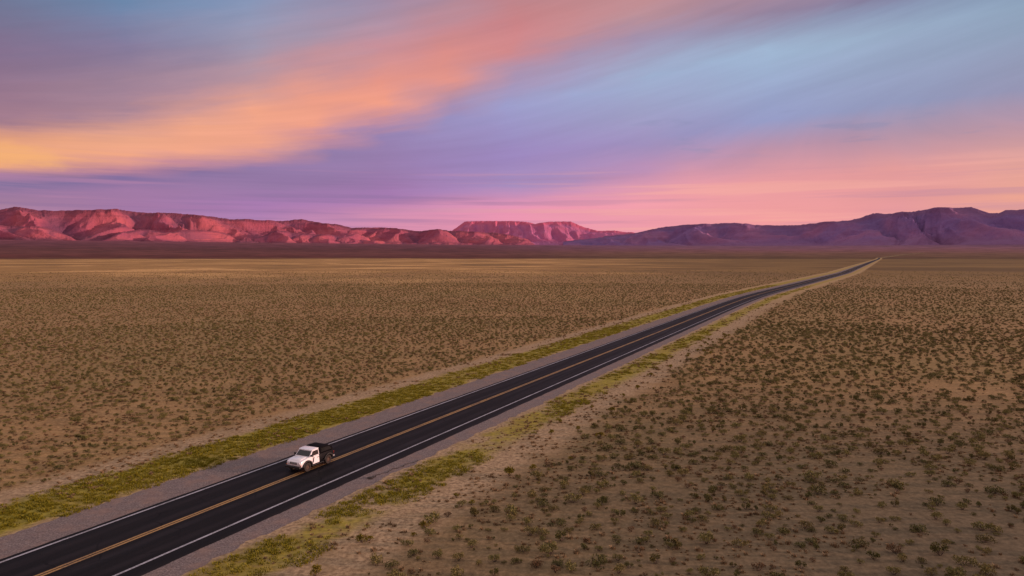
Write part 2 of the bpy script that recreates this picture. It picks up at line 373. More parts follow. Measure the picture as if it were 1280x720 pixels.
c = t.mix(t.math('MULTIPLY', t.rng(t.math('ADD', t.math('ABSOLUTE', t.math('SUBTRACT', wv, .3)), t.math('MULTIPLY', n3, 1.4)), 4.6, 5.8), .35), c, (.062, .050, .046))
t.put(bs.inputs['Base Color'], c)
t.put(bs.inputs['Roughness'], t.rng(n2, .3, .7, .62, .8)); bs.inputs['Specular IOR Level'].default_value = .07
b = t.node('ShaderNodeBump'); b.inputs['Strength'].default_value = .25; b.inputs['Distance'].default_value = .02
t.put(b.inputs['Height'], n1); t.l.new(b.outputs[0], bs.inputs['Normal']); M['asphalt'] = m

def paint(name, col, worn):
    m, t, bs = material(name)
    P = t.node('ShaderNodeNewGeometry').outputs['Position']
    n1 = t.noise(P, 7., 6, .7); n2 = t.noise(P, .4, 4, .6)
    f = t.rng(t.math('ADD', n1, t.math('MULTIPLY', t.math('SUBTRACT', n2, .5), .6)), .36, .58)
    t.put(bs.inputs['Base Color'], t.mix(f, worn, col)); bs.inputs['Roughness'].default_value = .7
    return m
M['white_paint'] = paint('white_road_paint', (.42, .42, .46), (.20, .20, .21))
M['yellow_paint'] = paint('yellow_road_paint', (.38, .215, .062), (.19, .11, .045))

# ------------------------------------------------------------------ ground sheet
rad = np.concatenate([[0.0], np.geomspace(4, 20, 8), np.geomspace(24, 3800, 90), np.linspace(4000, 9600, 60), np.linspace(10000, 26000, 16)])
azs = np.radians(np.concatenate([np.linspace(-180, -55, 40, endpoint=False), np.linspace(-55, 55, 320), np.linspace(55, 180, 41)[1:]]))
RR, AA = np.meshgrid(rad, azs, indexing='ij')
X, Y = RR * np.sin(AA), RR * np.cos(AA)
Z = ground_z(X, Y) - .0
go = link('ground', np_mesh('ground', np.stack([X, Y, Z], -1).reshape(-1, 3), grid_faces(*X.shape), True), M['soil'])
tag(go, kind='structure')

# ------------------------------------------------------------------ strips along the road
def strip(name, s, wl, mat, lift, cols=None, parent=None, jag=(0, 0), kind='structure'):
    """sheet between the offsets wl along the road; jag roughens its two edges"""
    s = np.asarray(s, float); ws = np.asarray(wl, float)
    W = np.repeat(ws[None, :], len(s), 0)
    if jag[0]: W[:, 0] += jag[0] * (fbm(s * .9, s * 0 + ws[0], 4) - .5) * 2
    if jag[1]: W[:, -1] += jag[1] * (fbm(s * .9, s * 0 + ws[-1] + 40, 4) - .5) * 2
    S = np.repeat(s[:, None], W.shape[1], 1)
    x, y = at(S, W)
    r = np.hypot(x, y)
    z = ground_z(x, y) + lift * (1 + np.clip(r - 150, 0, None) / 60.)
    me = np_mesh(name, np.stack([x, y, z], -1).reshape(-1, 3), grid_faces(*x.shape)[:, ::-1], True)
    add_attr(me, 'across', W.ravel()); add_attr(me, 'along', S.ravel())
    o = link(name, me, mat, parent)
    if kind: o['kind'] = kind
    return o

s_fine = np.concatenate([np.arange(-60, 130, .25), np.arange(130, 420, 1.), np.arange(420, 2000, 8.), np.arange(2000, 5901, 25.)])
s_mid = np.concatenate([np.arange(-60, 420, 2.), np.arange(420, 2000, 8.), np.arange(2000, 5901, 25.)])
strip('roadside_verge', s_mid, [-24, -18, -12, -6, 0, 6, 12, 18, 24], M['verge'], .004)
strip('gravel_shoulder', s_fine, [-7.3, 0, 6.5], M['gravel'], .008, jag=(.5, .5))
s_gr = s_fine
road = strip('road', s_fine, [-3.95, -3.5, -1.8, 0, 1.8, 3.5, 4.75], M['asphalt'], .012, jag=(.05, .09))
for w0 in (-3.62, 3.44):
    strip('edge_line', s_mid[s_mid < 1500], [w0, w0 + .17], M['white_paint'], .016, parent=road, kind=None)
for w0 in (-.215, .045):
    strip('centre_line', s_mid[s_mid < 1500], [w0, w0 + .17], M['yellow_paint'], .016, parent=road, kind=None)

# ------------------------------------------------------------------ mountain ranges
def mtn_material(name, foot, face, face2, crest, dark, strata):
    m, t, bs = material(name)
    P = t.node('ShaderNodeNewGeometry').outputs['Position']
    x, y, z = t.sep(P)
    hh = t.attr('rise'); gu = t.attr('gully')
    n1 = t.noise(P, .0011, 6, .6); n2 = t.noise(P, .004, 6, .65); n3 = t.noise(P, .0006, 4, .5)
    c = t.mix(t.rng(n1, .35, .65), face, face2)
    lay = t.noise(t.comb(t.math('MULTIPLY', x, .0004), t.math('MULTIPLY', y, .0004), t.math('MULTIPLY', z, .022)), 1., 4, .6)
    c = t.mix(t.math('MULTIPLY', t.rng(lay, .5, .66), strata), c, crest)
    c = t.mix(t.math('MULTIPLY', t.rng(gu, .48, .22), .6), c, dark)  # shade in the gullies painted into the rock colour
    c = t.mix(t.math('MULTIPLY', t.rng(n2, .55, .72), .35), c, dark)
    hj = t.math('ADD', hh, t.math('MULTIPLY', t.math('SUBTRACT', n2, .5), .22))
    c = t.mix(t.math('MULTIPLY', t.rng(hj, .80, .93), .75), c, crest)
    c = t.mix(t.rng(hj, .34, .08), c, foot)  # mauve haze at the foot painted into the rock colour
    finish(t, bs, c, t.math('ADD', n2, t.math('MULTIPLY', t.noise(P, .012, 4, .6), .35)), .8, 60.)
    return m

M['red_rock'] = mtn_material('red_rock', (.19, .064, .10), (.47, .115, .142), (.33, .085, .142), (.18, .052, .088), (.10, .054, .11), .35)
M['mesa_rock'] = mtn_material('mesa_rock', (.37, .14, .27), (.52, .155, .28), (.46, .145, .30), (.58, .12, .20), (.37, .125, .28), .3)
M['hazed_rock'] = mtn_material('hazed_rock', (.23, .12, .235), (.30, .135, .26), (.20, .115, .28), (.19, .092, .19), (.13, .088, .225), .3)  # purple of shade and distance haze put into the rock colour

LEFT = [(-45.87, 2.19), (-42.49, 2.511), (-39.49, 3.031), (-36.23, 3.062), (-35.36, 3.308), (-34.04, 3.092), (-31.96, 3.165), (-30.28, 3.25), (-29.54, 3.359), (-28.79, 3.212), (-27.52, 3.135), (-25.95, 3.179), (-24.61, 3.095), (-23.52, 3.002), (-22.58, 2.843), (-21.85, 2.797), (-20.88, 2.815), (-19.73, 2.744), (-18.26, 2.738), (-16.76, 2.885), (-15.68, 2.65), (-13.84, 2.482), (-13.1, 2.267), (-10.58, 2.288), (-8.99, 2.202), (-7.7, 2.015), (-5.89, 2.152), (-4.59, 2.05), (-1.31, 1.9), (2.63, 1.2)]
_fa = np.arange(-46, 1, .5)
_fe = np.interp(_fa, *np.array(LEFT).T)
_fe = 1.05 + (_fe - 1.05) * .72 * np.clip(.12 + .95 * (fbm(_fa / 2.6 + 4, _fa * 0 + 1, 2) - .28), .05, .75) * sstep(-5, -15, _fa)
FOOT = list(zip(_fa, _fe))
MESA = [(-11.03, 1.3), (-7.84, 1.8), (-5.89, 1.957), (-4.91, 2.052), (-3.87, 2.811), (-1.84, 2.881), (0.79, 2.85), (1.9, 2.653), (3.02, 2.813), (4.85, 2.807), (5.95, 2.347), (6.99, 2.05), (8.28, 2.044), (10.27, 1.85), (12.92, 1.6), (15.39, 1.2)]
RIGHT = [(4.2, 1.15), (7.84, 1.62), (10.27, 1.872), (11.85, 2.246), (12.91, 2.396), (15.07, 2.531), (17.79, 2.59), (19.56, 2.378), (22.42, 2.333), (24.08, 2.543), (25.64, 2.599), (26.43, 2.757), (27.31, 3.112), (28.08, 3.033), (29.94, 3.177), (31.19, 3.381), (33.3, 3.336), (34.35, 2.892), (34.84, 2.902), (35.19, 3.049), (36.23, 3.062), (39.49, 3.131), (42.84, 2.689), (46.48, 2.615)]

def mountains(name, prof, r_foot, depth, mat, seed, spur_deg=2.6, amp=.40, rough=.36):
    pa, pe = np.array(prof).T
    az = np.arange(pa[0], pa[-1], .035)
    tt = np.concatenate([np.linspace(0, 1, 66), np.linspace(1.03, 1.7, 10)])
    A, T = np.meshgrid(az, tt, indexing='ij')
    el = np.interp(A, pa, pe)
    el = el + .10 * (fbm(A * 2.2 + seed, A * 0 + seed, 5) - .5) + .05 * (fbm(A * 9 + seed, A * 0 + seed + 5, 3) - .5) * sstep(.8, 1., T)
    rf = np.interp(A, [pa[0], pa[-1]], [r_foot[0], r_foot[1]]) + 700 * (fbm(A / 4. + seed, A * 0 + 6, 1) - .5)
    r = rf + T * depth
    rc = rf + depth
    crest = CAM_H + rc * np.tan(np.radians(el))
    x0, y0 = r * np.sin(np.radians(A)), r * np.cos(np.radians(A))
    base = ground_z(x0, y0) - 12
    # sharp spurs and V-shaped gullies wind from the rim down to the fan; side spurs and knobs break them up
    tri = lambda v: np.abs(2 * (v - np.floor(v)) - 1)
    lx, ly = np.radians(A) * rf, T * depth                       # metres along and up the slope
    wx = lx + 420 * (fbm(lx / 1500 + seed, ly / 900 + seed, 3) - .5) * 2
    wy = ly + 300 * (fbm(lx / 900 + seed + 9, ly / 900, 3) - .5) * 2
    sw_ = spur_deg * 160.
    u1 = wx / sw_ + .35 * np.sin(wy / 500. + seed)
    k1 = .35 + 1.3 * vnoise(np.floor(u1 + .5) * 7.3 + seed, u1 * 0 + 3.3)
    rid = tri(u1) * k1
    fine = ridged(wx / 260 + seed, wy / 480 + seed, 4)
    knob = fbm(wx / 700 + seed * 2, wy / 500, 4)
    env = np.interp(T, [0, .10, .40, .75, .93, 1.0, 1.01], [0, .4, 1, .9, .38, .0, 0])
    cap = np.interp(np.interp(A, pa, np.arange(len(pa))) * 0 + fbm(A / 3.1 + seed, A * 0 + 2, 2), [.3, .7], [.0, 1.])
    p1_ = np.interp(T, [0, .15, .35, .60, .80, .92, 1.0], [0, .07, .22, .48, .74, .90, 1.0])
    p2_ = np.interp(T, [0, .15, .35, .55, .70, .78, .90, 1.0], [0, .07, .24, .42, .60, .90, .97, 1.0])
    h = p1_ * (1 - cap) + p2_ * cap
    h = h + amp * env * (rid - .5) + rough * env * (fine - .62) + .30 * env * (knob - .5)
    h = np.clip(h, 0, 1.01)
    rid = np.clip(rid * .5 + fine * .4, 0, 1)
    z = base + h * (crest - base)
    z = np.minimum(z, CAM_H + (crest - CAM_H) * (.25 + .75 * np.minimum(r / rc, 1)) )     # no spur rises above the rim
    back = np.clip(T - 1, 0, None)
    z = z - back * depth * .42 * (.7 + .6 * fbm(A * 1.2, T * 2 + seed, 3))
    me = np_mesh(name, np.stack([x0, y0, z], -1).reshape(-1, 3), grid_faces(*A.shape), True)
    add_attr(me, 'rise', h.ravel()); add_attr(me, 'gully', np.clip(rid, 0, 1).ravel())
    o = link(name, me, mat); o['kind'] = 'structure'
    return o

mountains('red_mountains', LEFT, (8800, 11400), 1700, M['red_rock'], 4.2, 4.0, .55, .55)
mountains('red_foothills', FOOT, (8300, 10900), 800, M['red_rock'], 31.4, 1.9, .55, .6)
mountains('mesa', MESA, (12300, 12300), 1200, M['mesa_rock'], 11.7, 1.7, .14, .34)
mountains('purple_mountains', RIGHT, (11200, 8900), 1600, M['hazed_rock'], 23.1, 4.4, .38)

# ------------------------------------------------------------------ plants
def leaf_mat(name, dark, light, brown, hue=.4):
    m, t, bs = material(name)
    P = t.node('ShaderNodeTexCoord').outputs['Object']
    rnd = t.node('ShaderNodeObjectInfo').outputs['Random']
    n = t.noise(P, 6., 4, .6)
    c = t.mix(t.rng(n, .32, .68), dark, light)
    c = t.mix(t.rng(rnd, .35, 1., 0., hue), c, brown)
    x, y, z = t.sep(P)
    c = t.mix(t.rng(z, .26, .0, 0., .72), c, tuple(v * .45 for v in dark))  # shade low in the plant painted into the leaf colour
    t.put(bs.inputs['Base Color'], c); bs.inputs['Roughness'].default_value = .8
    bs.inputs['Specular IOR Level'].default_value = .15
    return m
M['twig'] = simple('grey_brown_twig', (.085, .060, .042), .9, nscale=20)
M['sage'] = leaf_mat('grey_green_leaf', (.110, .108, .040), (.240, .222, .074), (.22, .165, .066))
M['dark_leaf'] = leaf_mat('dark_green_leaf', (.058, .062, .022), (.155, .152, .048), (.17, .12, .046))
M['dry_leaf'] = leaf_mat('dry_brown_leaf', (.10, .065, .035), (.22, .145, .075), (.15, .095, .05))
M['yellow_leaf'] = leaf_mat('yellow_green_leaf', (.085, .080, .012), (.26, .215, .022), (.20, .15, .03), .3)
M['straw'] = leaf_mat('straw_blade', (.28, .19, .10), (.46, .34, .18), (.34, .23, .12))
M['grass'] = leaf_mat('yellow_green_blade', (.22, .205, .015), (.46, .415, .030), (.50, .40, .06), .35)

def shrub_mesh(name, seed, wide, high, lobes, leaves, size, mat, loose=.5):
    """woody stems from one base carrying clumps of leaf-sized faces"""
    g = np.random.default_rng(seed)
    V, F, MI = [], [], []
    ang = g.uniform(0, 2 * np.pi, lobes); rr = wide * np.sqrt(g.uniform(.0, 1, lobes)) * .62
    ex = g.uniform(.75, 1.3); ca = g.uniform(0, np.pi)
    cx, cy = rr * np.cos(ang) * ex, rr * np.sin(ang) / ex
    cx, cy = cx * np.cos(ca) - cy * np.sin(ca), cx * np.sin(ca) + cy * np.cos(ca)
    cz = high * (1 - .55 * (rr / wide) ** 1.2) * g.uniform(.55, .95, lobes)
    lr = g.uniform(.22, .36, lobes) * wide
    for i in range(lobes):                                # stems
        p0 = np.array([cx[i] * .12, cy[i] * .12, 0.]); p1 = np.array([cx[i] * .6, cy[i] * .6, cz[i] * .5]); p2 = np.array([cx[i], cy[i], cz[i]])
        pts = [p0, p1, p2]; b = len(V)
        for k, p in enumerate(pts):
            ww = .022 * (1 - .36 * k)
            for q in range(3):
                V.append(p + ww * np.array([math.cos(q * 2.094), math.sin(q * 2.094), 0]))
        for k in range(2):
            for q in range(3):
                F.append((b + k * 3 + q, b + k * 3 + (q + 1) % 3, b + k * 3 + 3 + (q + 1) % 3, b + k * 3 + 3 + q)); MI.append(1)
    per = leaves // lobes
    for i in range(lobes):
        d = g.normal(size=(per, 3)); d /= np.linalg.norm(d, axis=1)[:, None]
        rad_ = lr[i] * g.uniform(.25, 1, per) ** (1 / (1 + loose))
        pos = np.stack([cx[i] + d[:, 0] * rad_, cy[i] + d[:, 1] * rad_, cz[i] + d[:, 2] * rad_ * .72], 1)
        pos[:, 2] = np.clip(pos[:, 2], .03, None)
        for p, dd in zip(pos, d):
            up = dd + np.array([0, 0, .9]) + g.normal(size=3) * .5; up /= np.linalg.norm(up)
            sd = np.cross(up, g.normal(size=3)); sd /= np.linalg.norm(sd) + 1e-9
            L = size * g.uniform(.7, 1.5); w_ = L * .36
            b = len(V)
            V += [p - sd * w_ * .5, p + up * L * .5 - sd * w_ * .75, p + up * L, p + up * L * .45 + sd * w_ * .8]
            F.append((b, b + 3, b + 2, b + 1)); MI.append(0)
    me = np_mesh(name, np.array(V), np.array(F))
    me.materials.append(mat); me.materials.append(M['twig'])
    me.polygons.foreach_set('material_index', np.array(MI, dtype=np.int32))
    return me

def tuft_mesh(name, seed, blades, high, spread, mat):
    g = np.random.default_rng(seed); V, F = [], []
    for i in range(blades):
        a = g.uniform(0, 2 * np.pi); r0 = spread * math.sqrt(g.uniform(0, 1)); lean = g.uniform(.1, .7)
        p = np.array([r0 * math.cos(a), r0 * math.sin(a), 0.]); b2 = a + g.normal() * .7
        out = np.array([math.cos(b2), math.sin(b2), 0.]); side = np.array([-out[1], out[0], 0.])
        L = high * g.uniform(.6, 1.25); w_ = .014 + .012 * g.uniform()
        k = len(V)
        V += [p - side * w_, p + side * w_, p + out * lean * L * .35 + np.array([0, 0, L * .6]) + side * w_ * .7, p + out * lean * L * .35 + np.array([0, 0, L * .6]) - side * w_ * .7,
              p + out * lean * L + np.array([0, 0, L * .92])]
        V.append(V[-1] + side * .004)
        F.append((k, k + 1, k + 2, k + 3)); F.append((k + 3, k + 2, k + 5, k + 4))
    me = np_mesh(name, np.array(V), np.array(F)); me.materials.append(mat)
    return me

KINDS = [   # look words, material, wide, high, lobes, leaves, leaf size, share
    ('low spreading grey green sagebrush', 'sage', .68, .42, 9, 420, .085, .26),
    ('rounded grey green sagebrush clump', 'sage', .55, .58, 8, 420, .08, .24),
    ('low spreading dark green shrub', 'dark_leaf', .70, .40, 9, 420, .085, .22),
    ('bushy dark green shrub', 'dark_leaf', .52, .60, 7, 400, .08, .18),
    ('dry brown twiggy shrub', 'dry_leaf', .48, .38, 6, 230, .075, .10)]
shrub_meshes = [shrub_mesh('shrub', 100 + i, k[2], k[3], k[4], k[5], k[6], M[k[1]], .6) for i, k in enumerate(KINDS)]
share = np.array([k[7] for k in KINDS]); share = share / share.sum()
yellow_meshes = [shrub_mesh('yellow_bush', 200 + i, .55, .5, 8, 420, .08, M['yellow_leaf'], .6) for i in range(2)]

def scatter(dens, r0, r1, half=44., seed=1):
    g = np.random.default_rng(seed)
    area = R(2 * half) / 2 * (r1 ** 2 - r0 ** 2); n = int(area * dens)
    r = np.sqrt(g.uniform(r0 ** 2, r1 ** 2, n)); a = R(1) * g.uniform(-half, half, n)
    return r * np.sin(a), r * np.cos(a)

def thin(x, y, cell):
    key = np.floor(x / cell).astype(np.int64) * 1000003 + np.floor(y / cell).astype(np.int64)
    _, i = np.unique(key, return_index=True); return np.sort(i)

def outside_verge(x, y):
    s, w = sw(x, y)
    jl = (fbm(s / 9, s * 0 + 2, 3) - .5) * 5; jr = (fbm(s / 9, s * 0 + 8, 3) - .5) * 5
    return (w < -16.4 + jl) | (w > 15.3 + jr)

def lattice(cell, r0, r1, jit, seed, half=44.):
    g = np.random.default_rng(seed)
    n = int(r1 / cell) + 1
    i, j = np.meshgrid(np.arange(-n, n + 1), np.arange(0, int(n / .87) + 2), indexing='ij')
    x = (i + .5 * (j % 2)).ravel() * cell + g.uniform(-jit, jit, i.size) * cell
    y = j.ravel() * cell * .87 + g.uniform(-jit, jit, i.size) * cell
    r = np.hypot(x, y); k = (r >= r0) & (r < r1) & (np.abs(np.degrees(np.arctan2(x, y))) < half)
    return x[k], y[k]

xs_, ys_, sc_ = [], [], []
for cell, r0, r1, big, side, drop, sd in (
        (1.52, 18, 190, 1.14, 1, .12, 1), (1.10, 18, 120, .52, 1, .62, 2),          # right of the road: spaced plants, small ones between
        (1.2, 18, 190, .84, -1, .12, 3), (.95, 18, 120, .50, -1, .55, 4),        # left: closer and lower
        (1.75, 190, 430, .98, 1, .22, 5), (1.45, 190, 430, .80, -1, .22, 6),
        (2.5, 430, 1000, .95, 0, .30, 7)):
    x, y = lattice(cell, r0, r1, .42, sd); g = np.random.default_rng(sd + 40)
    patch = fbm(x / 14 + 60, y / 14 + 60, 3); w = sw(x, y)[1]
    keep = outside_verge(x, y) & (g.random(len(x)) > drop + 1.1 * np.clip(.42 - patch, 0, 1))
    keep &= g.random(len(x)) > sstep(230, 1000, np.hypot(x, y)) ** .8
    if side: keep &= np.sign(w) == side
    x, y = x[keep], y[keep]
    xs_.append(x); ys_.append(y); sc_.append(big * np.clip(g.lognormal(-.48, .27, len(x)), .32, 1.05))
SX, SY = np.concatenate(xs_), np.concatenate(ys_)
g = np.random.default_rng(5)
SC = np.concatenate(sc_)
SR = g.uniform(0, 2 * np.pi, len(SX)); SK = g.choice(len(KINDS), len(SX), p=share)
SK = np.where((g.random(len(SX)) < .30) & ((SK == 2) | (SK == 3)) & (sw(SX, SY)[1] < 0), 4, SK)

# what the viewpoint sees best: the 300 largest shrubs stand as single objects, the rest are one scrub
inview = (np.abs(np.degrees(np.arctan2(SX, SY))) < 36) & (SY * 20.6 / 45 > 0) & (np.hypot(SX, SY) > 36)
sz = np.where(inview, SC / np.hypot(SX, SY), 0)
order = np.argsort(-sz); single = order[:300]; rest = order[300:]
sideof = np.where(sw(SX, SY)[1] < 0, 'left', 'right')
for i in single:
    k = SK[i]; o = bpy.data.objects.new('shrub', shrub_meshes[k]); COL.objects.link(o)
    o.location = (SX[i], SY[i], 0); o.rotation_euler = (0, 0, SR[i]); o.scale = (SC[i],) * 3
    side_txt = 'on the bare brown ground right of the highway' if sideof[i] == 'right' else 'on the brown plain left of the highway'
    tag(o, KINDS[k][0] + ' ' + side_txt, 'shrub', KINDS[k][0] + 's ' + sideof[i] + ' of the highway')

def make_instancer(name, meshes, x, y, rot, sc, idx):
    src = bpy.data.collections.new(name + '_source')
    for i, me in enumerate(meshes):
        so = bpy.data.objects.new('%s_source_%02d' % (name, i), me); src.objects.link(so)
    z = ground_z(x, y)
    me = bpy.data.meshes.new(name); me.vertices.add(len(x))
    me.vertices.foreach_set('co', np.stack([x, y, z], 1).astype(np.float32).ravel())
    add_attr(me, 'turn', rot); add_attr(me, 'size', sc)
    at_ = me.attributes.new('pick', 'INT', 'POINT'); at_.data.foreach_set('value', np.asarray(idx, dtype=np.int32))
    o = link(name, me)
    ng = bpy.data.node_groups.new(name, 'GeometryNodeTree')
    ng.interface.new_socket('Geometry', in_out='INPUT', socket_type='NodeSocketGeometry')
    ng.interface.new_socket('Geometry', in_out='OUTPUT', socket_type='NodeSocketGeometry')
    t = NT(ng)
    gi = t.node('NodeGroupInput'); gout = t.node('NodeGroupOutput')
    ci = t.node('GeometryNodeCollectionInfo'); ci.inputs['Collection'].default_value = src
    ci.inputs['Separate Children'].default_value = True; ci.inputs['Reset Children'].default_value = True
    def na(n, typ):
        nd = t.node('GeometryNodeInputNamedAttribute', data_type=typ); nd.inputs['Name'].default_value = n; return nd.outputs['Attribute']
    ip = t.node('GeometryNodeInstanceOnPoints'); ip.inputs['Pick Instance'].default_value = True
    t.l.new(gi.outputs[0], ip.inputs['Points']); t.l.new(ci.outputs[0], ip.inputs['Instance'])
    t.l.new(na('pick', 'INT'), ip.inputs['Instance Index'])
    t.l.new(t.comb(0., 0., na('turn', 'FLOAT')), ip.inputs['Rotation'])
    t.l.new(na('size', 'FLOAT'), ip.inputs['Scale'])
    t.l.new(ip.outputs[0], gout.inputs[0])
    md = o.modifiers.new('scatter', 'NODES'); md.node_group = ng
    return o

sc_o = make_instancer('desert_scrub', shrub_meshes, SX[rest], SY[rest], SR[rest], SC[rest], SK[rest])
tag(sc_o, 'mass of small sagebrush and dark shrubs speckling the whole desert plain', 'scrub', kind='stuff')

# yellow-green bushes along the inner edge of the scrub and the verge
g = np.random.default_rng(9)
ys = np.concatenate([g.uniform(24, 150, 46)]); yw = g.normal(14.2, 1.6, len(ys))
yx, yy = at(ys, yw); ysc = g.uniform(.45, 1.15, len(ys))
yx = np.append(yx, [-.2]); yy = np.append(yy, [51.9]); ysc = np.append(ysc, 1.35)
for i in range(len(yx)):
    o = bpy.data.objects.new('yellow_bush', yellow_meshes[i % 2]); COL.objects.link(o)
    o.location = (yx[i], yy[i], 0); o.rotation_euler = (0, 0, g.uniform(0, 6.28)); o.scale = (ysc[i],) * 3
    if i == len(yx) - 1: tag(o, 'largest and brightest yellow bush near the inner edge of the right scrub', 'bush')
    else: tag(o, 'yellow green bush where bare verge meets scrub right of the highway', 'bush', 'yellow green bushes along the right scrub edge')

# dry straw tufts between the shrubs
straw = [tuft_mesh('straw_tuft', 300 + i, 26, .13, .13, M['straw']) for i in range(3)]
x, y = scatter(2.4, 20, 90, seed=21); x2, y2 = scatter(.5, 90, 260, seed=22)
x, y = np.append(x, x2), np.append(y, y2)
s, w = sw(x, y); k = ((w < -7.8) | (w > 7.2)) & (fbm(x / 5 + 9, y / 5 + 9, 3) > .45); x, y = x[k], y[k]
g = np.random.default_rng(23)
o = make_instancer('dry_grass', straw, x, y, g.uniform(0, 6.28, len(x)), np.clip(g.lognormal(-.3, .4, len(x)), .3, 1.5) * np.where(np.hypot(x, y) > 90, 1.4, 1.), g.integers(0, 3, len(x)))
tag(o, 'thin straw coloured dry grass between the shrubs and on the bare verge', 'dry grass', kind='stuff')

# yellow-green grass bands along both shoulders
grass = [tuft_mesh('grass_tuft', 400 + i, 30, .10, .24, M['grass']) for i in range(3)]
gx, gy, gs = [], [], []
for s0, s1, dens, size in ((14, 75, 9., 1.), (75, 160, 3.2, 1.2), (160, 420, .7, 1.5)):
    for wa, wb, right in ((-13.5, -7.2, False), (7.1, 11.4, True)):
        n = int((s1 - s0) * (wb - wa) * dens); s = g.uniform(s0, s1, n); w = g.uniform(wa, wb, n)
        x, y = at(s, w)
        e = fbm(s / 4, w / 2.5, 3)
        jit = g.uniform(-.09, .09, n)
        if right: keep = (fbm(s / 11 + 3, w / 6 + 3, 3) + jit + .12 * sstep(40, 150, s) + .05 * np.minimum(np.minimum(w - wa, wb - w), 2) > .57) & (e + jit > .38)
        else: keep = (e + .25 * np.minimum((w - wa), (wb - w)) + 2 * jit > .50)
        gx.append(x[keep]); gy.append(y[keep]); gs.append(np.full(keep.sum(), size))
gx, gy, gs = map(np.concatenate, (gx, gy, gs))
o = make_instancer('verge_grass', grass, gx, gy, g.uniform(0, 6.28, len(gx)), gs * g.uniform(.6, 1.4, len(gx)), g.integers(0, 3, len(gx)))
tag(o, 'yellow green grass growing in bands beside the gravel shoulders of the highway', 'grass', kind='stuff')

# ------------------------------------------------------------------ the car
M['car_white'] = simple('white_car_paint', (.90, .90, .92), .28, 0, 3., .03, .5, .6)
M['car_black'] = simple('black_car_paint', (.006, .0055, .007), .6, 0, 3., .2, .10, 0.)
M['canvas'] = simple('black_canvas', (.006, .0055, .007), .9, 0, 25., .25, .08)
M['glass'] = simple('dark_glass', (.012, .013, .016), .08, 0, 2., .1, .6)
M['trim'] = simple('black_plastic_trim', (.016, .016, .017), .6, 0, 20., .2)
M['tyre'] = simple('dusty_tyre', (.030, .024, .020), .9, 0, 14., .3)
M['rim'] = simple('tan_dusty_rim', (.085, .050, .034), .55, .2, 14., .25)
M['steel'] = simple('grey_steel', (.42, .42, .44), .35, .8, 10., .1)
M['lamp'] = simple('headlamp_glass', (.75, .76, .78), .12, 0, 9., .05)
M['amber'] = simple('amber_lens', (.52, .16, .03), .25, 0, 9., .05)
M['red_lens'] = simple('red_lens', (.30, .015, .015), .25, 0, 9., .05)

car = bpy.data.objects.new('car', None); COL.objects.link(car)
cx, cy = at(41.85, -.50)
car.location = (cx, cy, .0125)
car.scale = (.85, .86, .80)
car.rotation_euler = (0, 0, math.atan2(-DS[1], -DS[0]))
tag(car, 'white fronted off-road car with black soft rear top driving on the highway', 'car')

def bm_obj(name, bm, mat, parent, bevel=0., smooth=True):
    bmesh.ops.recalc_face_normals(bm, faces=bm.faces)
    if bevel:
        bmesh.ops.bevel(bm, geom=[e for e in bm.edges if len(e.link_faces) == 2 and e.calc_face_angle(0) > .5], offset=bevel, segments=2, profile=.6, affect='EDGES', clamp_overlap=True)
    me = bpy.data.meshes.new(name); bm.to_mesh(me); bm.free()
    if smooth:
        for p in me.polygons: p.use_smooth = True
        try: me.set_sharp_from_angle(angle=R(32))
        except Exception: pass
    return link(name, me, mat, parent)

def prism(bm, pts, yf):
    """side profile pts (x,z) extruded between +-yf(z)"""
    a = [bm.verts.new((x, yf(x, z), z)) for x, z in pts]; b = [bm.verts.new((x, -yf(x, z), z)) for x, z in pts]
    bm.faces.new(a); bm.faces.new(b[::-1])
    n = len(pts)
    for i in range(n): bm.faces.new((a[i], b[i], b[(i + 1) % n], a[(i + 1) % n]))

def box(bm, x0, x1, y0, y1, z0, z1):
    v = [bm.verts.new((x, y, z)) for x in (x0, x1) for y in (y0, y1) for z in (z0, z1)]
    for f in ((0, 1, 3, 2), (4, 6, 7, 5), (0, 4, 5, 1), (2, 3, 7, 6), (0, 2, 6, 4), (1, 5, 7, 3)): bm.faces.new([v[i] for i in f])

def panel(bm, quad, thick, out):
    """thin plate over a quad of 3-D points, pushed out along `out`"""
    o = Vector(out); a = [bm.verts.new(Vector(p) + o * .002) for p in quad]; b = [bm.verts.new(Vector(p) + o * thick) for p in quad]
    bm.faces.new(a[::-1]); bm.faces.new(b); n = len(quad)
    for i in range(n): bm.faces.new((a[i], a[(i + 1) % n], b[(i + 1) % n], b[i]))

def arch(cx_, cz_, r, a0, a1, n=10):
    return [(cx_ + r * math.cos(R(a0 + (a1 - a0) * i / n)), cz_ + r * math.sin(R(a0 + (a1 - a0) * i / n))) for i in range(n + 1)]

WF, WR, WZ, WRAD = 1.40, -1.38, .42, .42
belly = lambda x, z: .90 - .06 * max(0, (z - .95)) / .3 - (.10 * max(0, x - 1.9) / .3)
bm = bmesh.new()      # white front body: fenders, hood, doors
prism(bm, [(2.16, .62), (2.2, .95), (2.08, 1.10), (1.6, 1.20), (1.12, 1.27), (-.20, 1.27), (-.20, .50)] + arch(WF, WZ + .05, .53, 176, 10) + [(2.05, .56)], belly)
bm_obj('body', bm, M['car_white'], car, .07)
bm = bmesh.new()      # hood scoop panel
prism(bm, [(1.97, 1.135), (1.93, 1.165), (1.6, 1.235), (1.22, 1.30), (1.18, 1.262), (1.6, 1.19)], lambda x, z: .52)
bm_obj('hood', bm, M['car_white'], car, .012)
bm = bmesh.new()      # black rear tub
prism(bm, [(-.205, 1.268), (-2.14, 1.25), (-2.2, 1.0), (-2.16, .58), (-1.95, .54)] + arch(WR, WZ + .05, .53, 10, 170) + [(-.205, .50)], belly)
bm_obj('rear_body', bm, M['car_black'], car, .06)
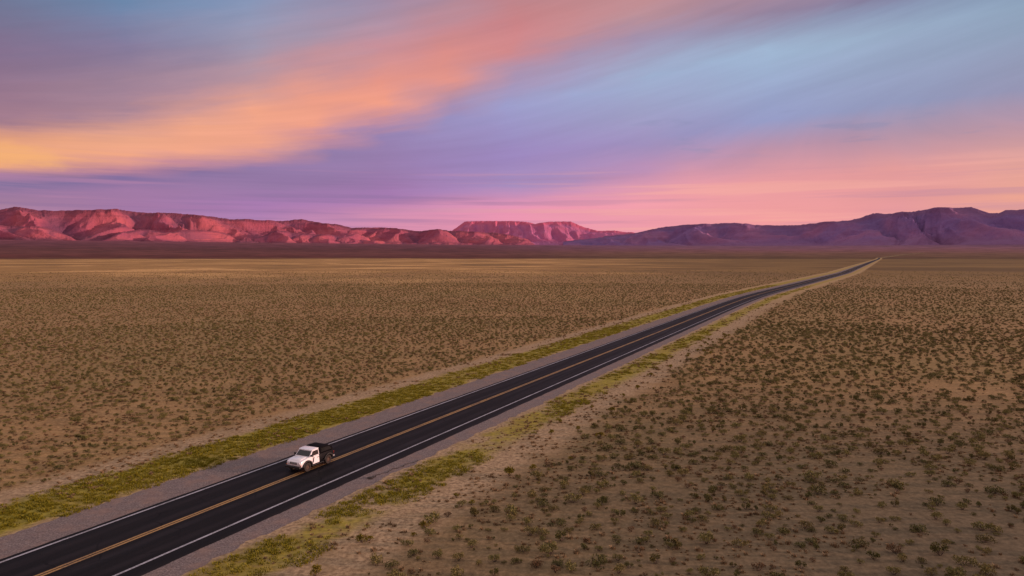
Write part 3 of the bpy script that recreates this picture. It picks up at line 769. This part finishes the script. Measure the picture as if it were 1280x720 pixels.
bm = bmesh.new(); box(bm, -2.05, 2.0, -.52, .52, .34, .98); bm_obj('underbody', bm, M['trim'], car, .03)
bm = bmesh.new()      # white cab
prism(bm, [(1.08, 1.272), (.62, 1.80), (-.20, 1.84), (-.20, 1.272)], lambda x, z: .86 - .20 * (z - 1.27))
bm_obj('cab', bm, M['car_white'], car, .03)
bm = bmesh.new(); prism(bm, [(.68, 1.80), (.62, 1.865), (.18, 1.905), (-.21, 1.90), (-.21, 1.845)], lambda x, z: .775)
bm_obj('cab_roof', bm, M['car_white'], car, .02)
bm = bmesh.new()      # black canvas rear top
prism(bm, [(-.215, 1.272), (-.215, 1.90), (-.6, 1.96), (-1.45, 1.92), (-2.0, 1.66), (-2.17, 1.255)], lambda x, z: .885 - .11 * (z - 1.27))
bm_obj('soft_top', bm, M['canvas'], car, .13)
bm = bmesh.new()
for s in (-1, 1):
    panel(bm, [(-.45, s * .872, 1.40), (-1.85, s * .872, 1.40), (-1.60, s * .838, 1.72), (-.45, s * .832, 1.78)], .006, (0, s, .11))
bm_obj('rear_side_window', bm, M['glass'], car)
n_ws = Vector((.53, 0, .46)).normalized()
bm = bmesh.new(); panel(bm, [(1.038, -.77, 1.32), (1.038, .77, 1.32), (.666, .70, 1.748), (.666, -.70, 1.748)], .012, n_ws)
ws_ = bm_obj('windshield', bm, M['glass'], car)
for s in (-1, 1):
    bm = bmesh.new(); panel(bm, [(.90, s * .856, 1.32), (-.10, s * .856, 1.32), (-.10, s * .77, 1.75), (.58, s * .77, 1.73)], .010, (0, s, .2))
    bm_obj('side_window', bm, M['glass'], car)
    bm = bmesh.new(); panel(bm, [(.60, s * .90, .58), (-.15, s * .90, .58), (-.15, s * .845, 1.25), (.74, s * .845, 1.25)], .016, (0, s, 0))
    d = bm_obj('door', bm, M['car_white'], car)
    bm = bmesh.new(); box(bm, -.08, .12, s * .895, s * .925, 1.04, 1.08); bm_obj('handle', bm, M['trim'], d, .006)
    bm = bmesh.new(); box(bm, 0.82, .98, s * .87, s * 1.10, 1.32, 1.50); bm_obj('mirror', bm, M['trim'], car, .03)
    bm = bmesh.new(); box(bm, -.70, .86, s * .84, s * 1.0, .40, .46); bm_obj('side_step', bm, M['trim'], car, .02)
    # black slash vents behind the front arch, seen as dark stripes on the white flank
    bm = bmesh.new(); panel(bm, [(.74, s * .902, .72), (.62, s * .902, .66), (.46, s * .866, 1.16), (.60, s * .866, 1.16)], .020, (0, s, 0)); bm_obj('side_vent', bm, M['trim'], car)
    for wx in (WF, WR):
        bm = bmesh.new()
        ri = arch(wx, WZ + .05, .52, 172, 8, 14); ro = arch(wx, WZ + .05, .62, 172, 8, 14)
        y0, y1 = s * .83, s * 1.0
        rows = [[bm.verts.new((p[0], yy_, p[1])) for p in rr_] for rr_, yy_ in ((ri, y0), (ri, y1), (ro, y1), (ro, y0))]
        for k in range(4):
            A_, B_ = rows[k], rows[(k + 1) % 4]
            for i in range(len(A_) - 1): bm.faces.new((A_[i], A_[i + 1], B_[i + 1], B_[i]))
        for i in (0, -1): bm.faces.new([rows[k][i] for k in range(4)])
        bm_obj('fender_flare', bm, M['trim'], car)
    bm = bmesh.new(); bmesh.ops.create_cone(bm, cap_ends=True, segments=20, radius1=.13, radius2=.12, depth=.08, matrix=Matrix.Translation((2.19, s * .60, .92)) @ Matrix.Rotation(R(90), 4, 'Y'))
    bm_obj('headlight', bm, M['lamp'], car)
    bm = bmesh.new(); box(bm, 2.10, 2.19, s * .74, s * .86, .70, .78); bm_obj('turn_signal', bm, M['amber'], car, .01)
    bm = bmesh.new(); box(bm, -2.24, -2.14, s * .70, s * .86, .82, 1.08); bm_obj('tail_light', bm, M['red_lens'], car, .01)
bm = bmesh.new()
for i in range(7): box(bm, 2.17, 2.215, -.40 + i * .12, -.34 + i * .12, .80, 1.02)
bm_obj('grille', bm, M['trim'], car, .004)
bm = bmesh.new(); box(bm, 2.16, 2.40, -.86, .86, .50, .68); bm_obj('front_bumper', bm, M['trim'], car, .03)
bm = bmesh.new(); box(bm, -2.36, -2.16, -.86, .86, .50, .66); bm_obj('rear_bumper', bm, M['steel'], car, .03)

def lathe(bm, prof, axis_pos, seg=28):
    """prof (radius, offset along y) spun about the wheel axle"""
    rows = []
    for r_, o_ in prof:
        rows.append([bm.verts.new((axis_pos[0] + r_ * math.cos(2 * math.pi * i / seg), axis_pos[1] + o_, axis_pos[2] + r_ * math.sin(2 * math.pi * i / seg))) for i in range(seg)])
    for a_, b_ in zip(rows, rows[1:]):
        for i in range(seg): bm.faces.new((a_[i], a_[(i + 1) % seg], b_[(i + 1) % seg], b_[i]))
    return rows

for s in (-1, 1):
    for wx in (WF, WR):
        bm = bmesh.new()
        p = (wx, s * .82, WZ)
        rows = lathe(bm, [(.23, .125), (.30, .14), (.385, .13), (.42, .10), (.42, -.10), (.385, -.13), (.30, -.14), (.23, -.125), (.23, .125)], p)
        w_ = bpy.data.objects.new('wheel', None); COL.objects.link(w_); w_.parent = car
        bm_obj('tyre', bm, M['tyre'], w_)
        bm = bmesh.new(); rows = lathe(bm, [(.229, -.12), (.229, .10), (.21, .12), (.17, .07), (.08, .075), (.07, .11), (.02, .115)], p) if s > 0 else lathe(bm, [(.229, .12), (.229, -.10), (.21, -.12), (.17, -.07), (.08, -.075), (.07, -.11), (.02, -.115)], p)
        bm.faces.new(rows[-1]); bm_obj('rim', bm, M['rim'], w_)
# spare wheel on the tailgate
sp = bpy.data.objects.new('spare_wheel', None); COL.objects.link(sp); sp.parent = car
rot = Matrix.Translation((-2.34, .15, 1.02)) @ Matrix.Rotation(R(90), 4, 'Z')
bm = bmesh.new(); lathe(bm, [(.23, .12), (.30, .13), (.37, .12), (.40, .09), (.40, -.09), (.37, -.12), (.23, -.12), (.23, .12)], (0, 0, 0)); bm.transform(rot); bm_obj('tyre', bm, M['tyre'], sp)
bm = bmesh.new(); rows = lathe(bm, [(.229, -.10), (.229, .10), (.20, .11), (.16, .06), (.07, .07), (.02, .09)], (0, 0, 0)); bm.faces.new(rows[-1]); bm.transform(rot); bm_obj('rim', bm, M['steel'], sp)

# ------------------------------------------------------------------ dark debris with a thin dark tail on the right shoulder
bm = bmesh.new()
prof = []
N = 60
for i in range(N + 1):
    u = i / N; s_ = 41.2 + 5.8 * u
    w_ = 5.55 + .75 * u + .10 * math.sin(u * 23) + .05 * math.sin(u * 61)
    half = (.17 * max(0, 1 - u * 6) + .035 + .02 * math.sin(u * 40)) * (1 if u < .97 else .3)
    zz = .012 + .10 * max(0, 1 - u * 7) * abs(math.sin(u * 50)) + .012
    row = []
    for k, q in enumerate((-1, -.4, .4, 1)):
        x, y = at(s_, w_ + half * q)
        row.append(bm.verts.new((float(x), float(y), zz + (.03 if k in (1, 2) else 0.) * (1.6 if u < .15 else .7))))
    if prof:
        for k in range(3): bm.faces.new((prof[-1][k], prof[-1][k + 1], row[k + 1], row[k]))
    prof.append(row)
o = bm_obj('dark_strip', bm, M['tyre'], None)
tag(o, 'thin dark strip lying along the gravel at the right edge of the highway', 'debris')
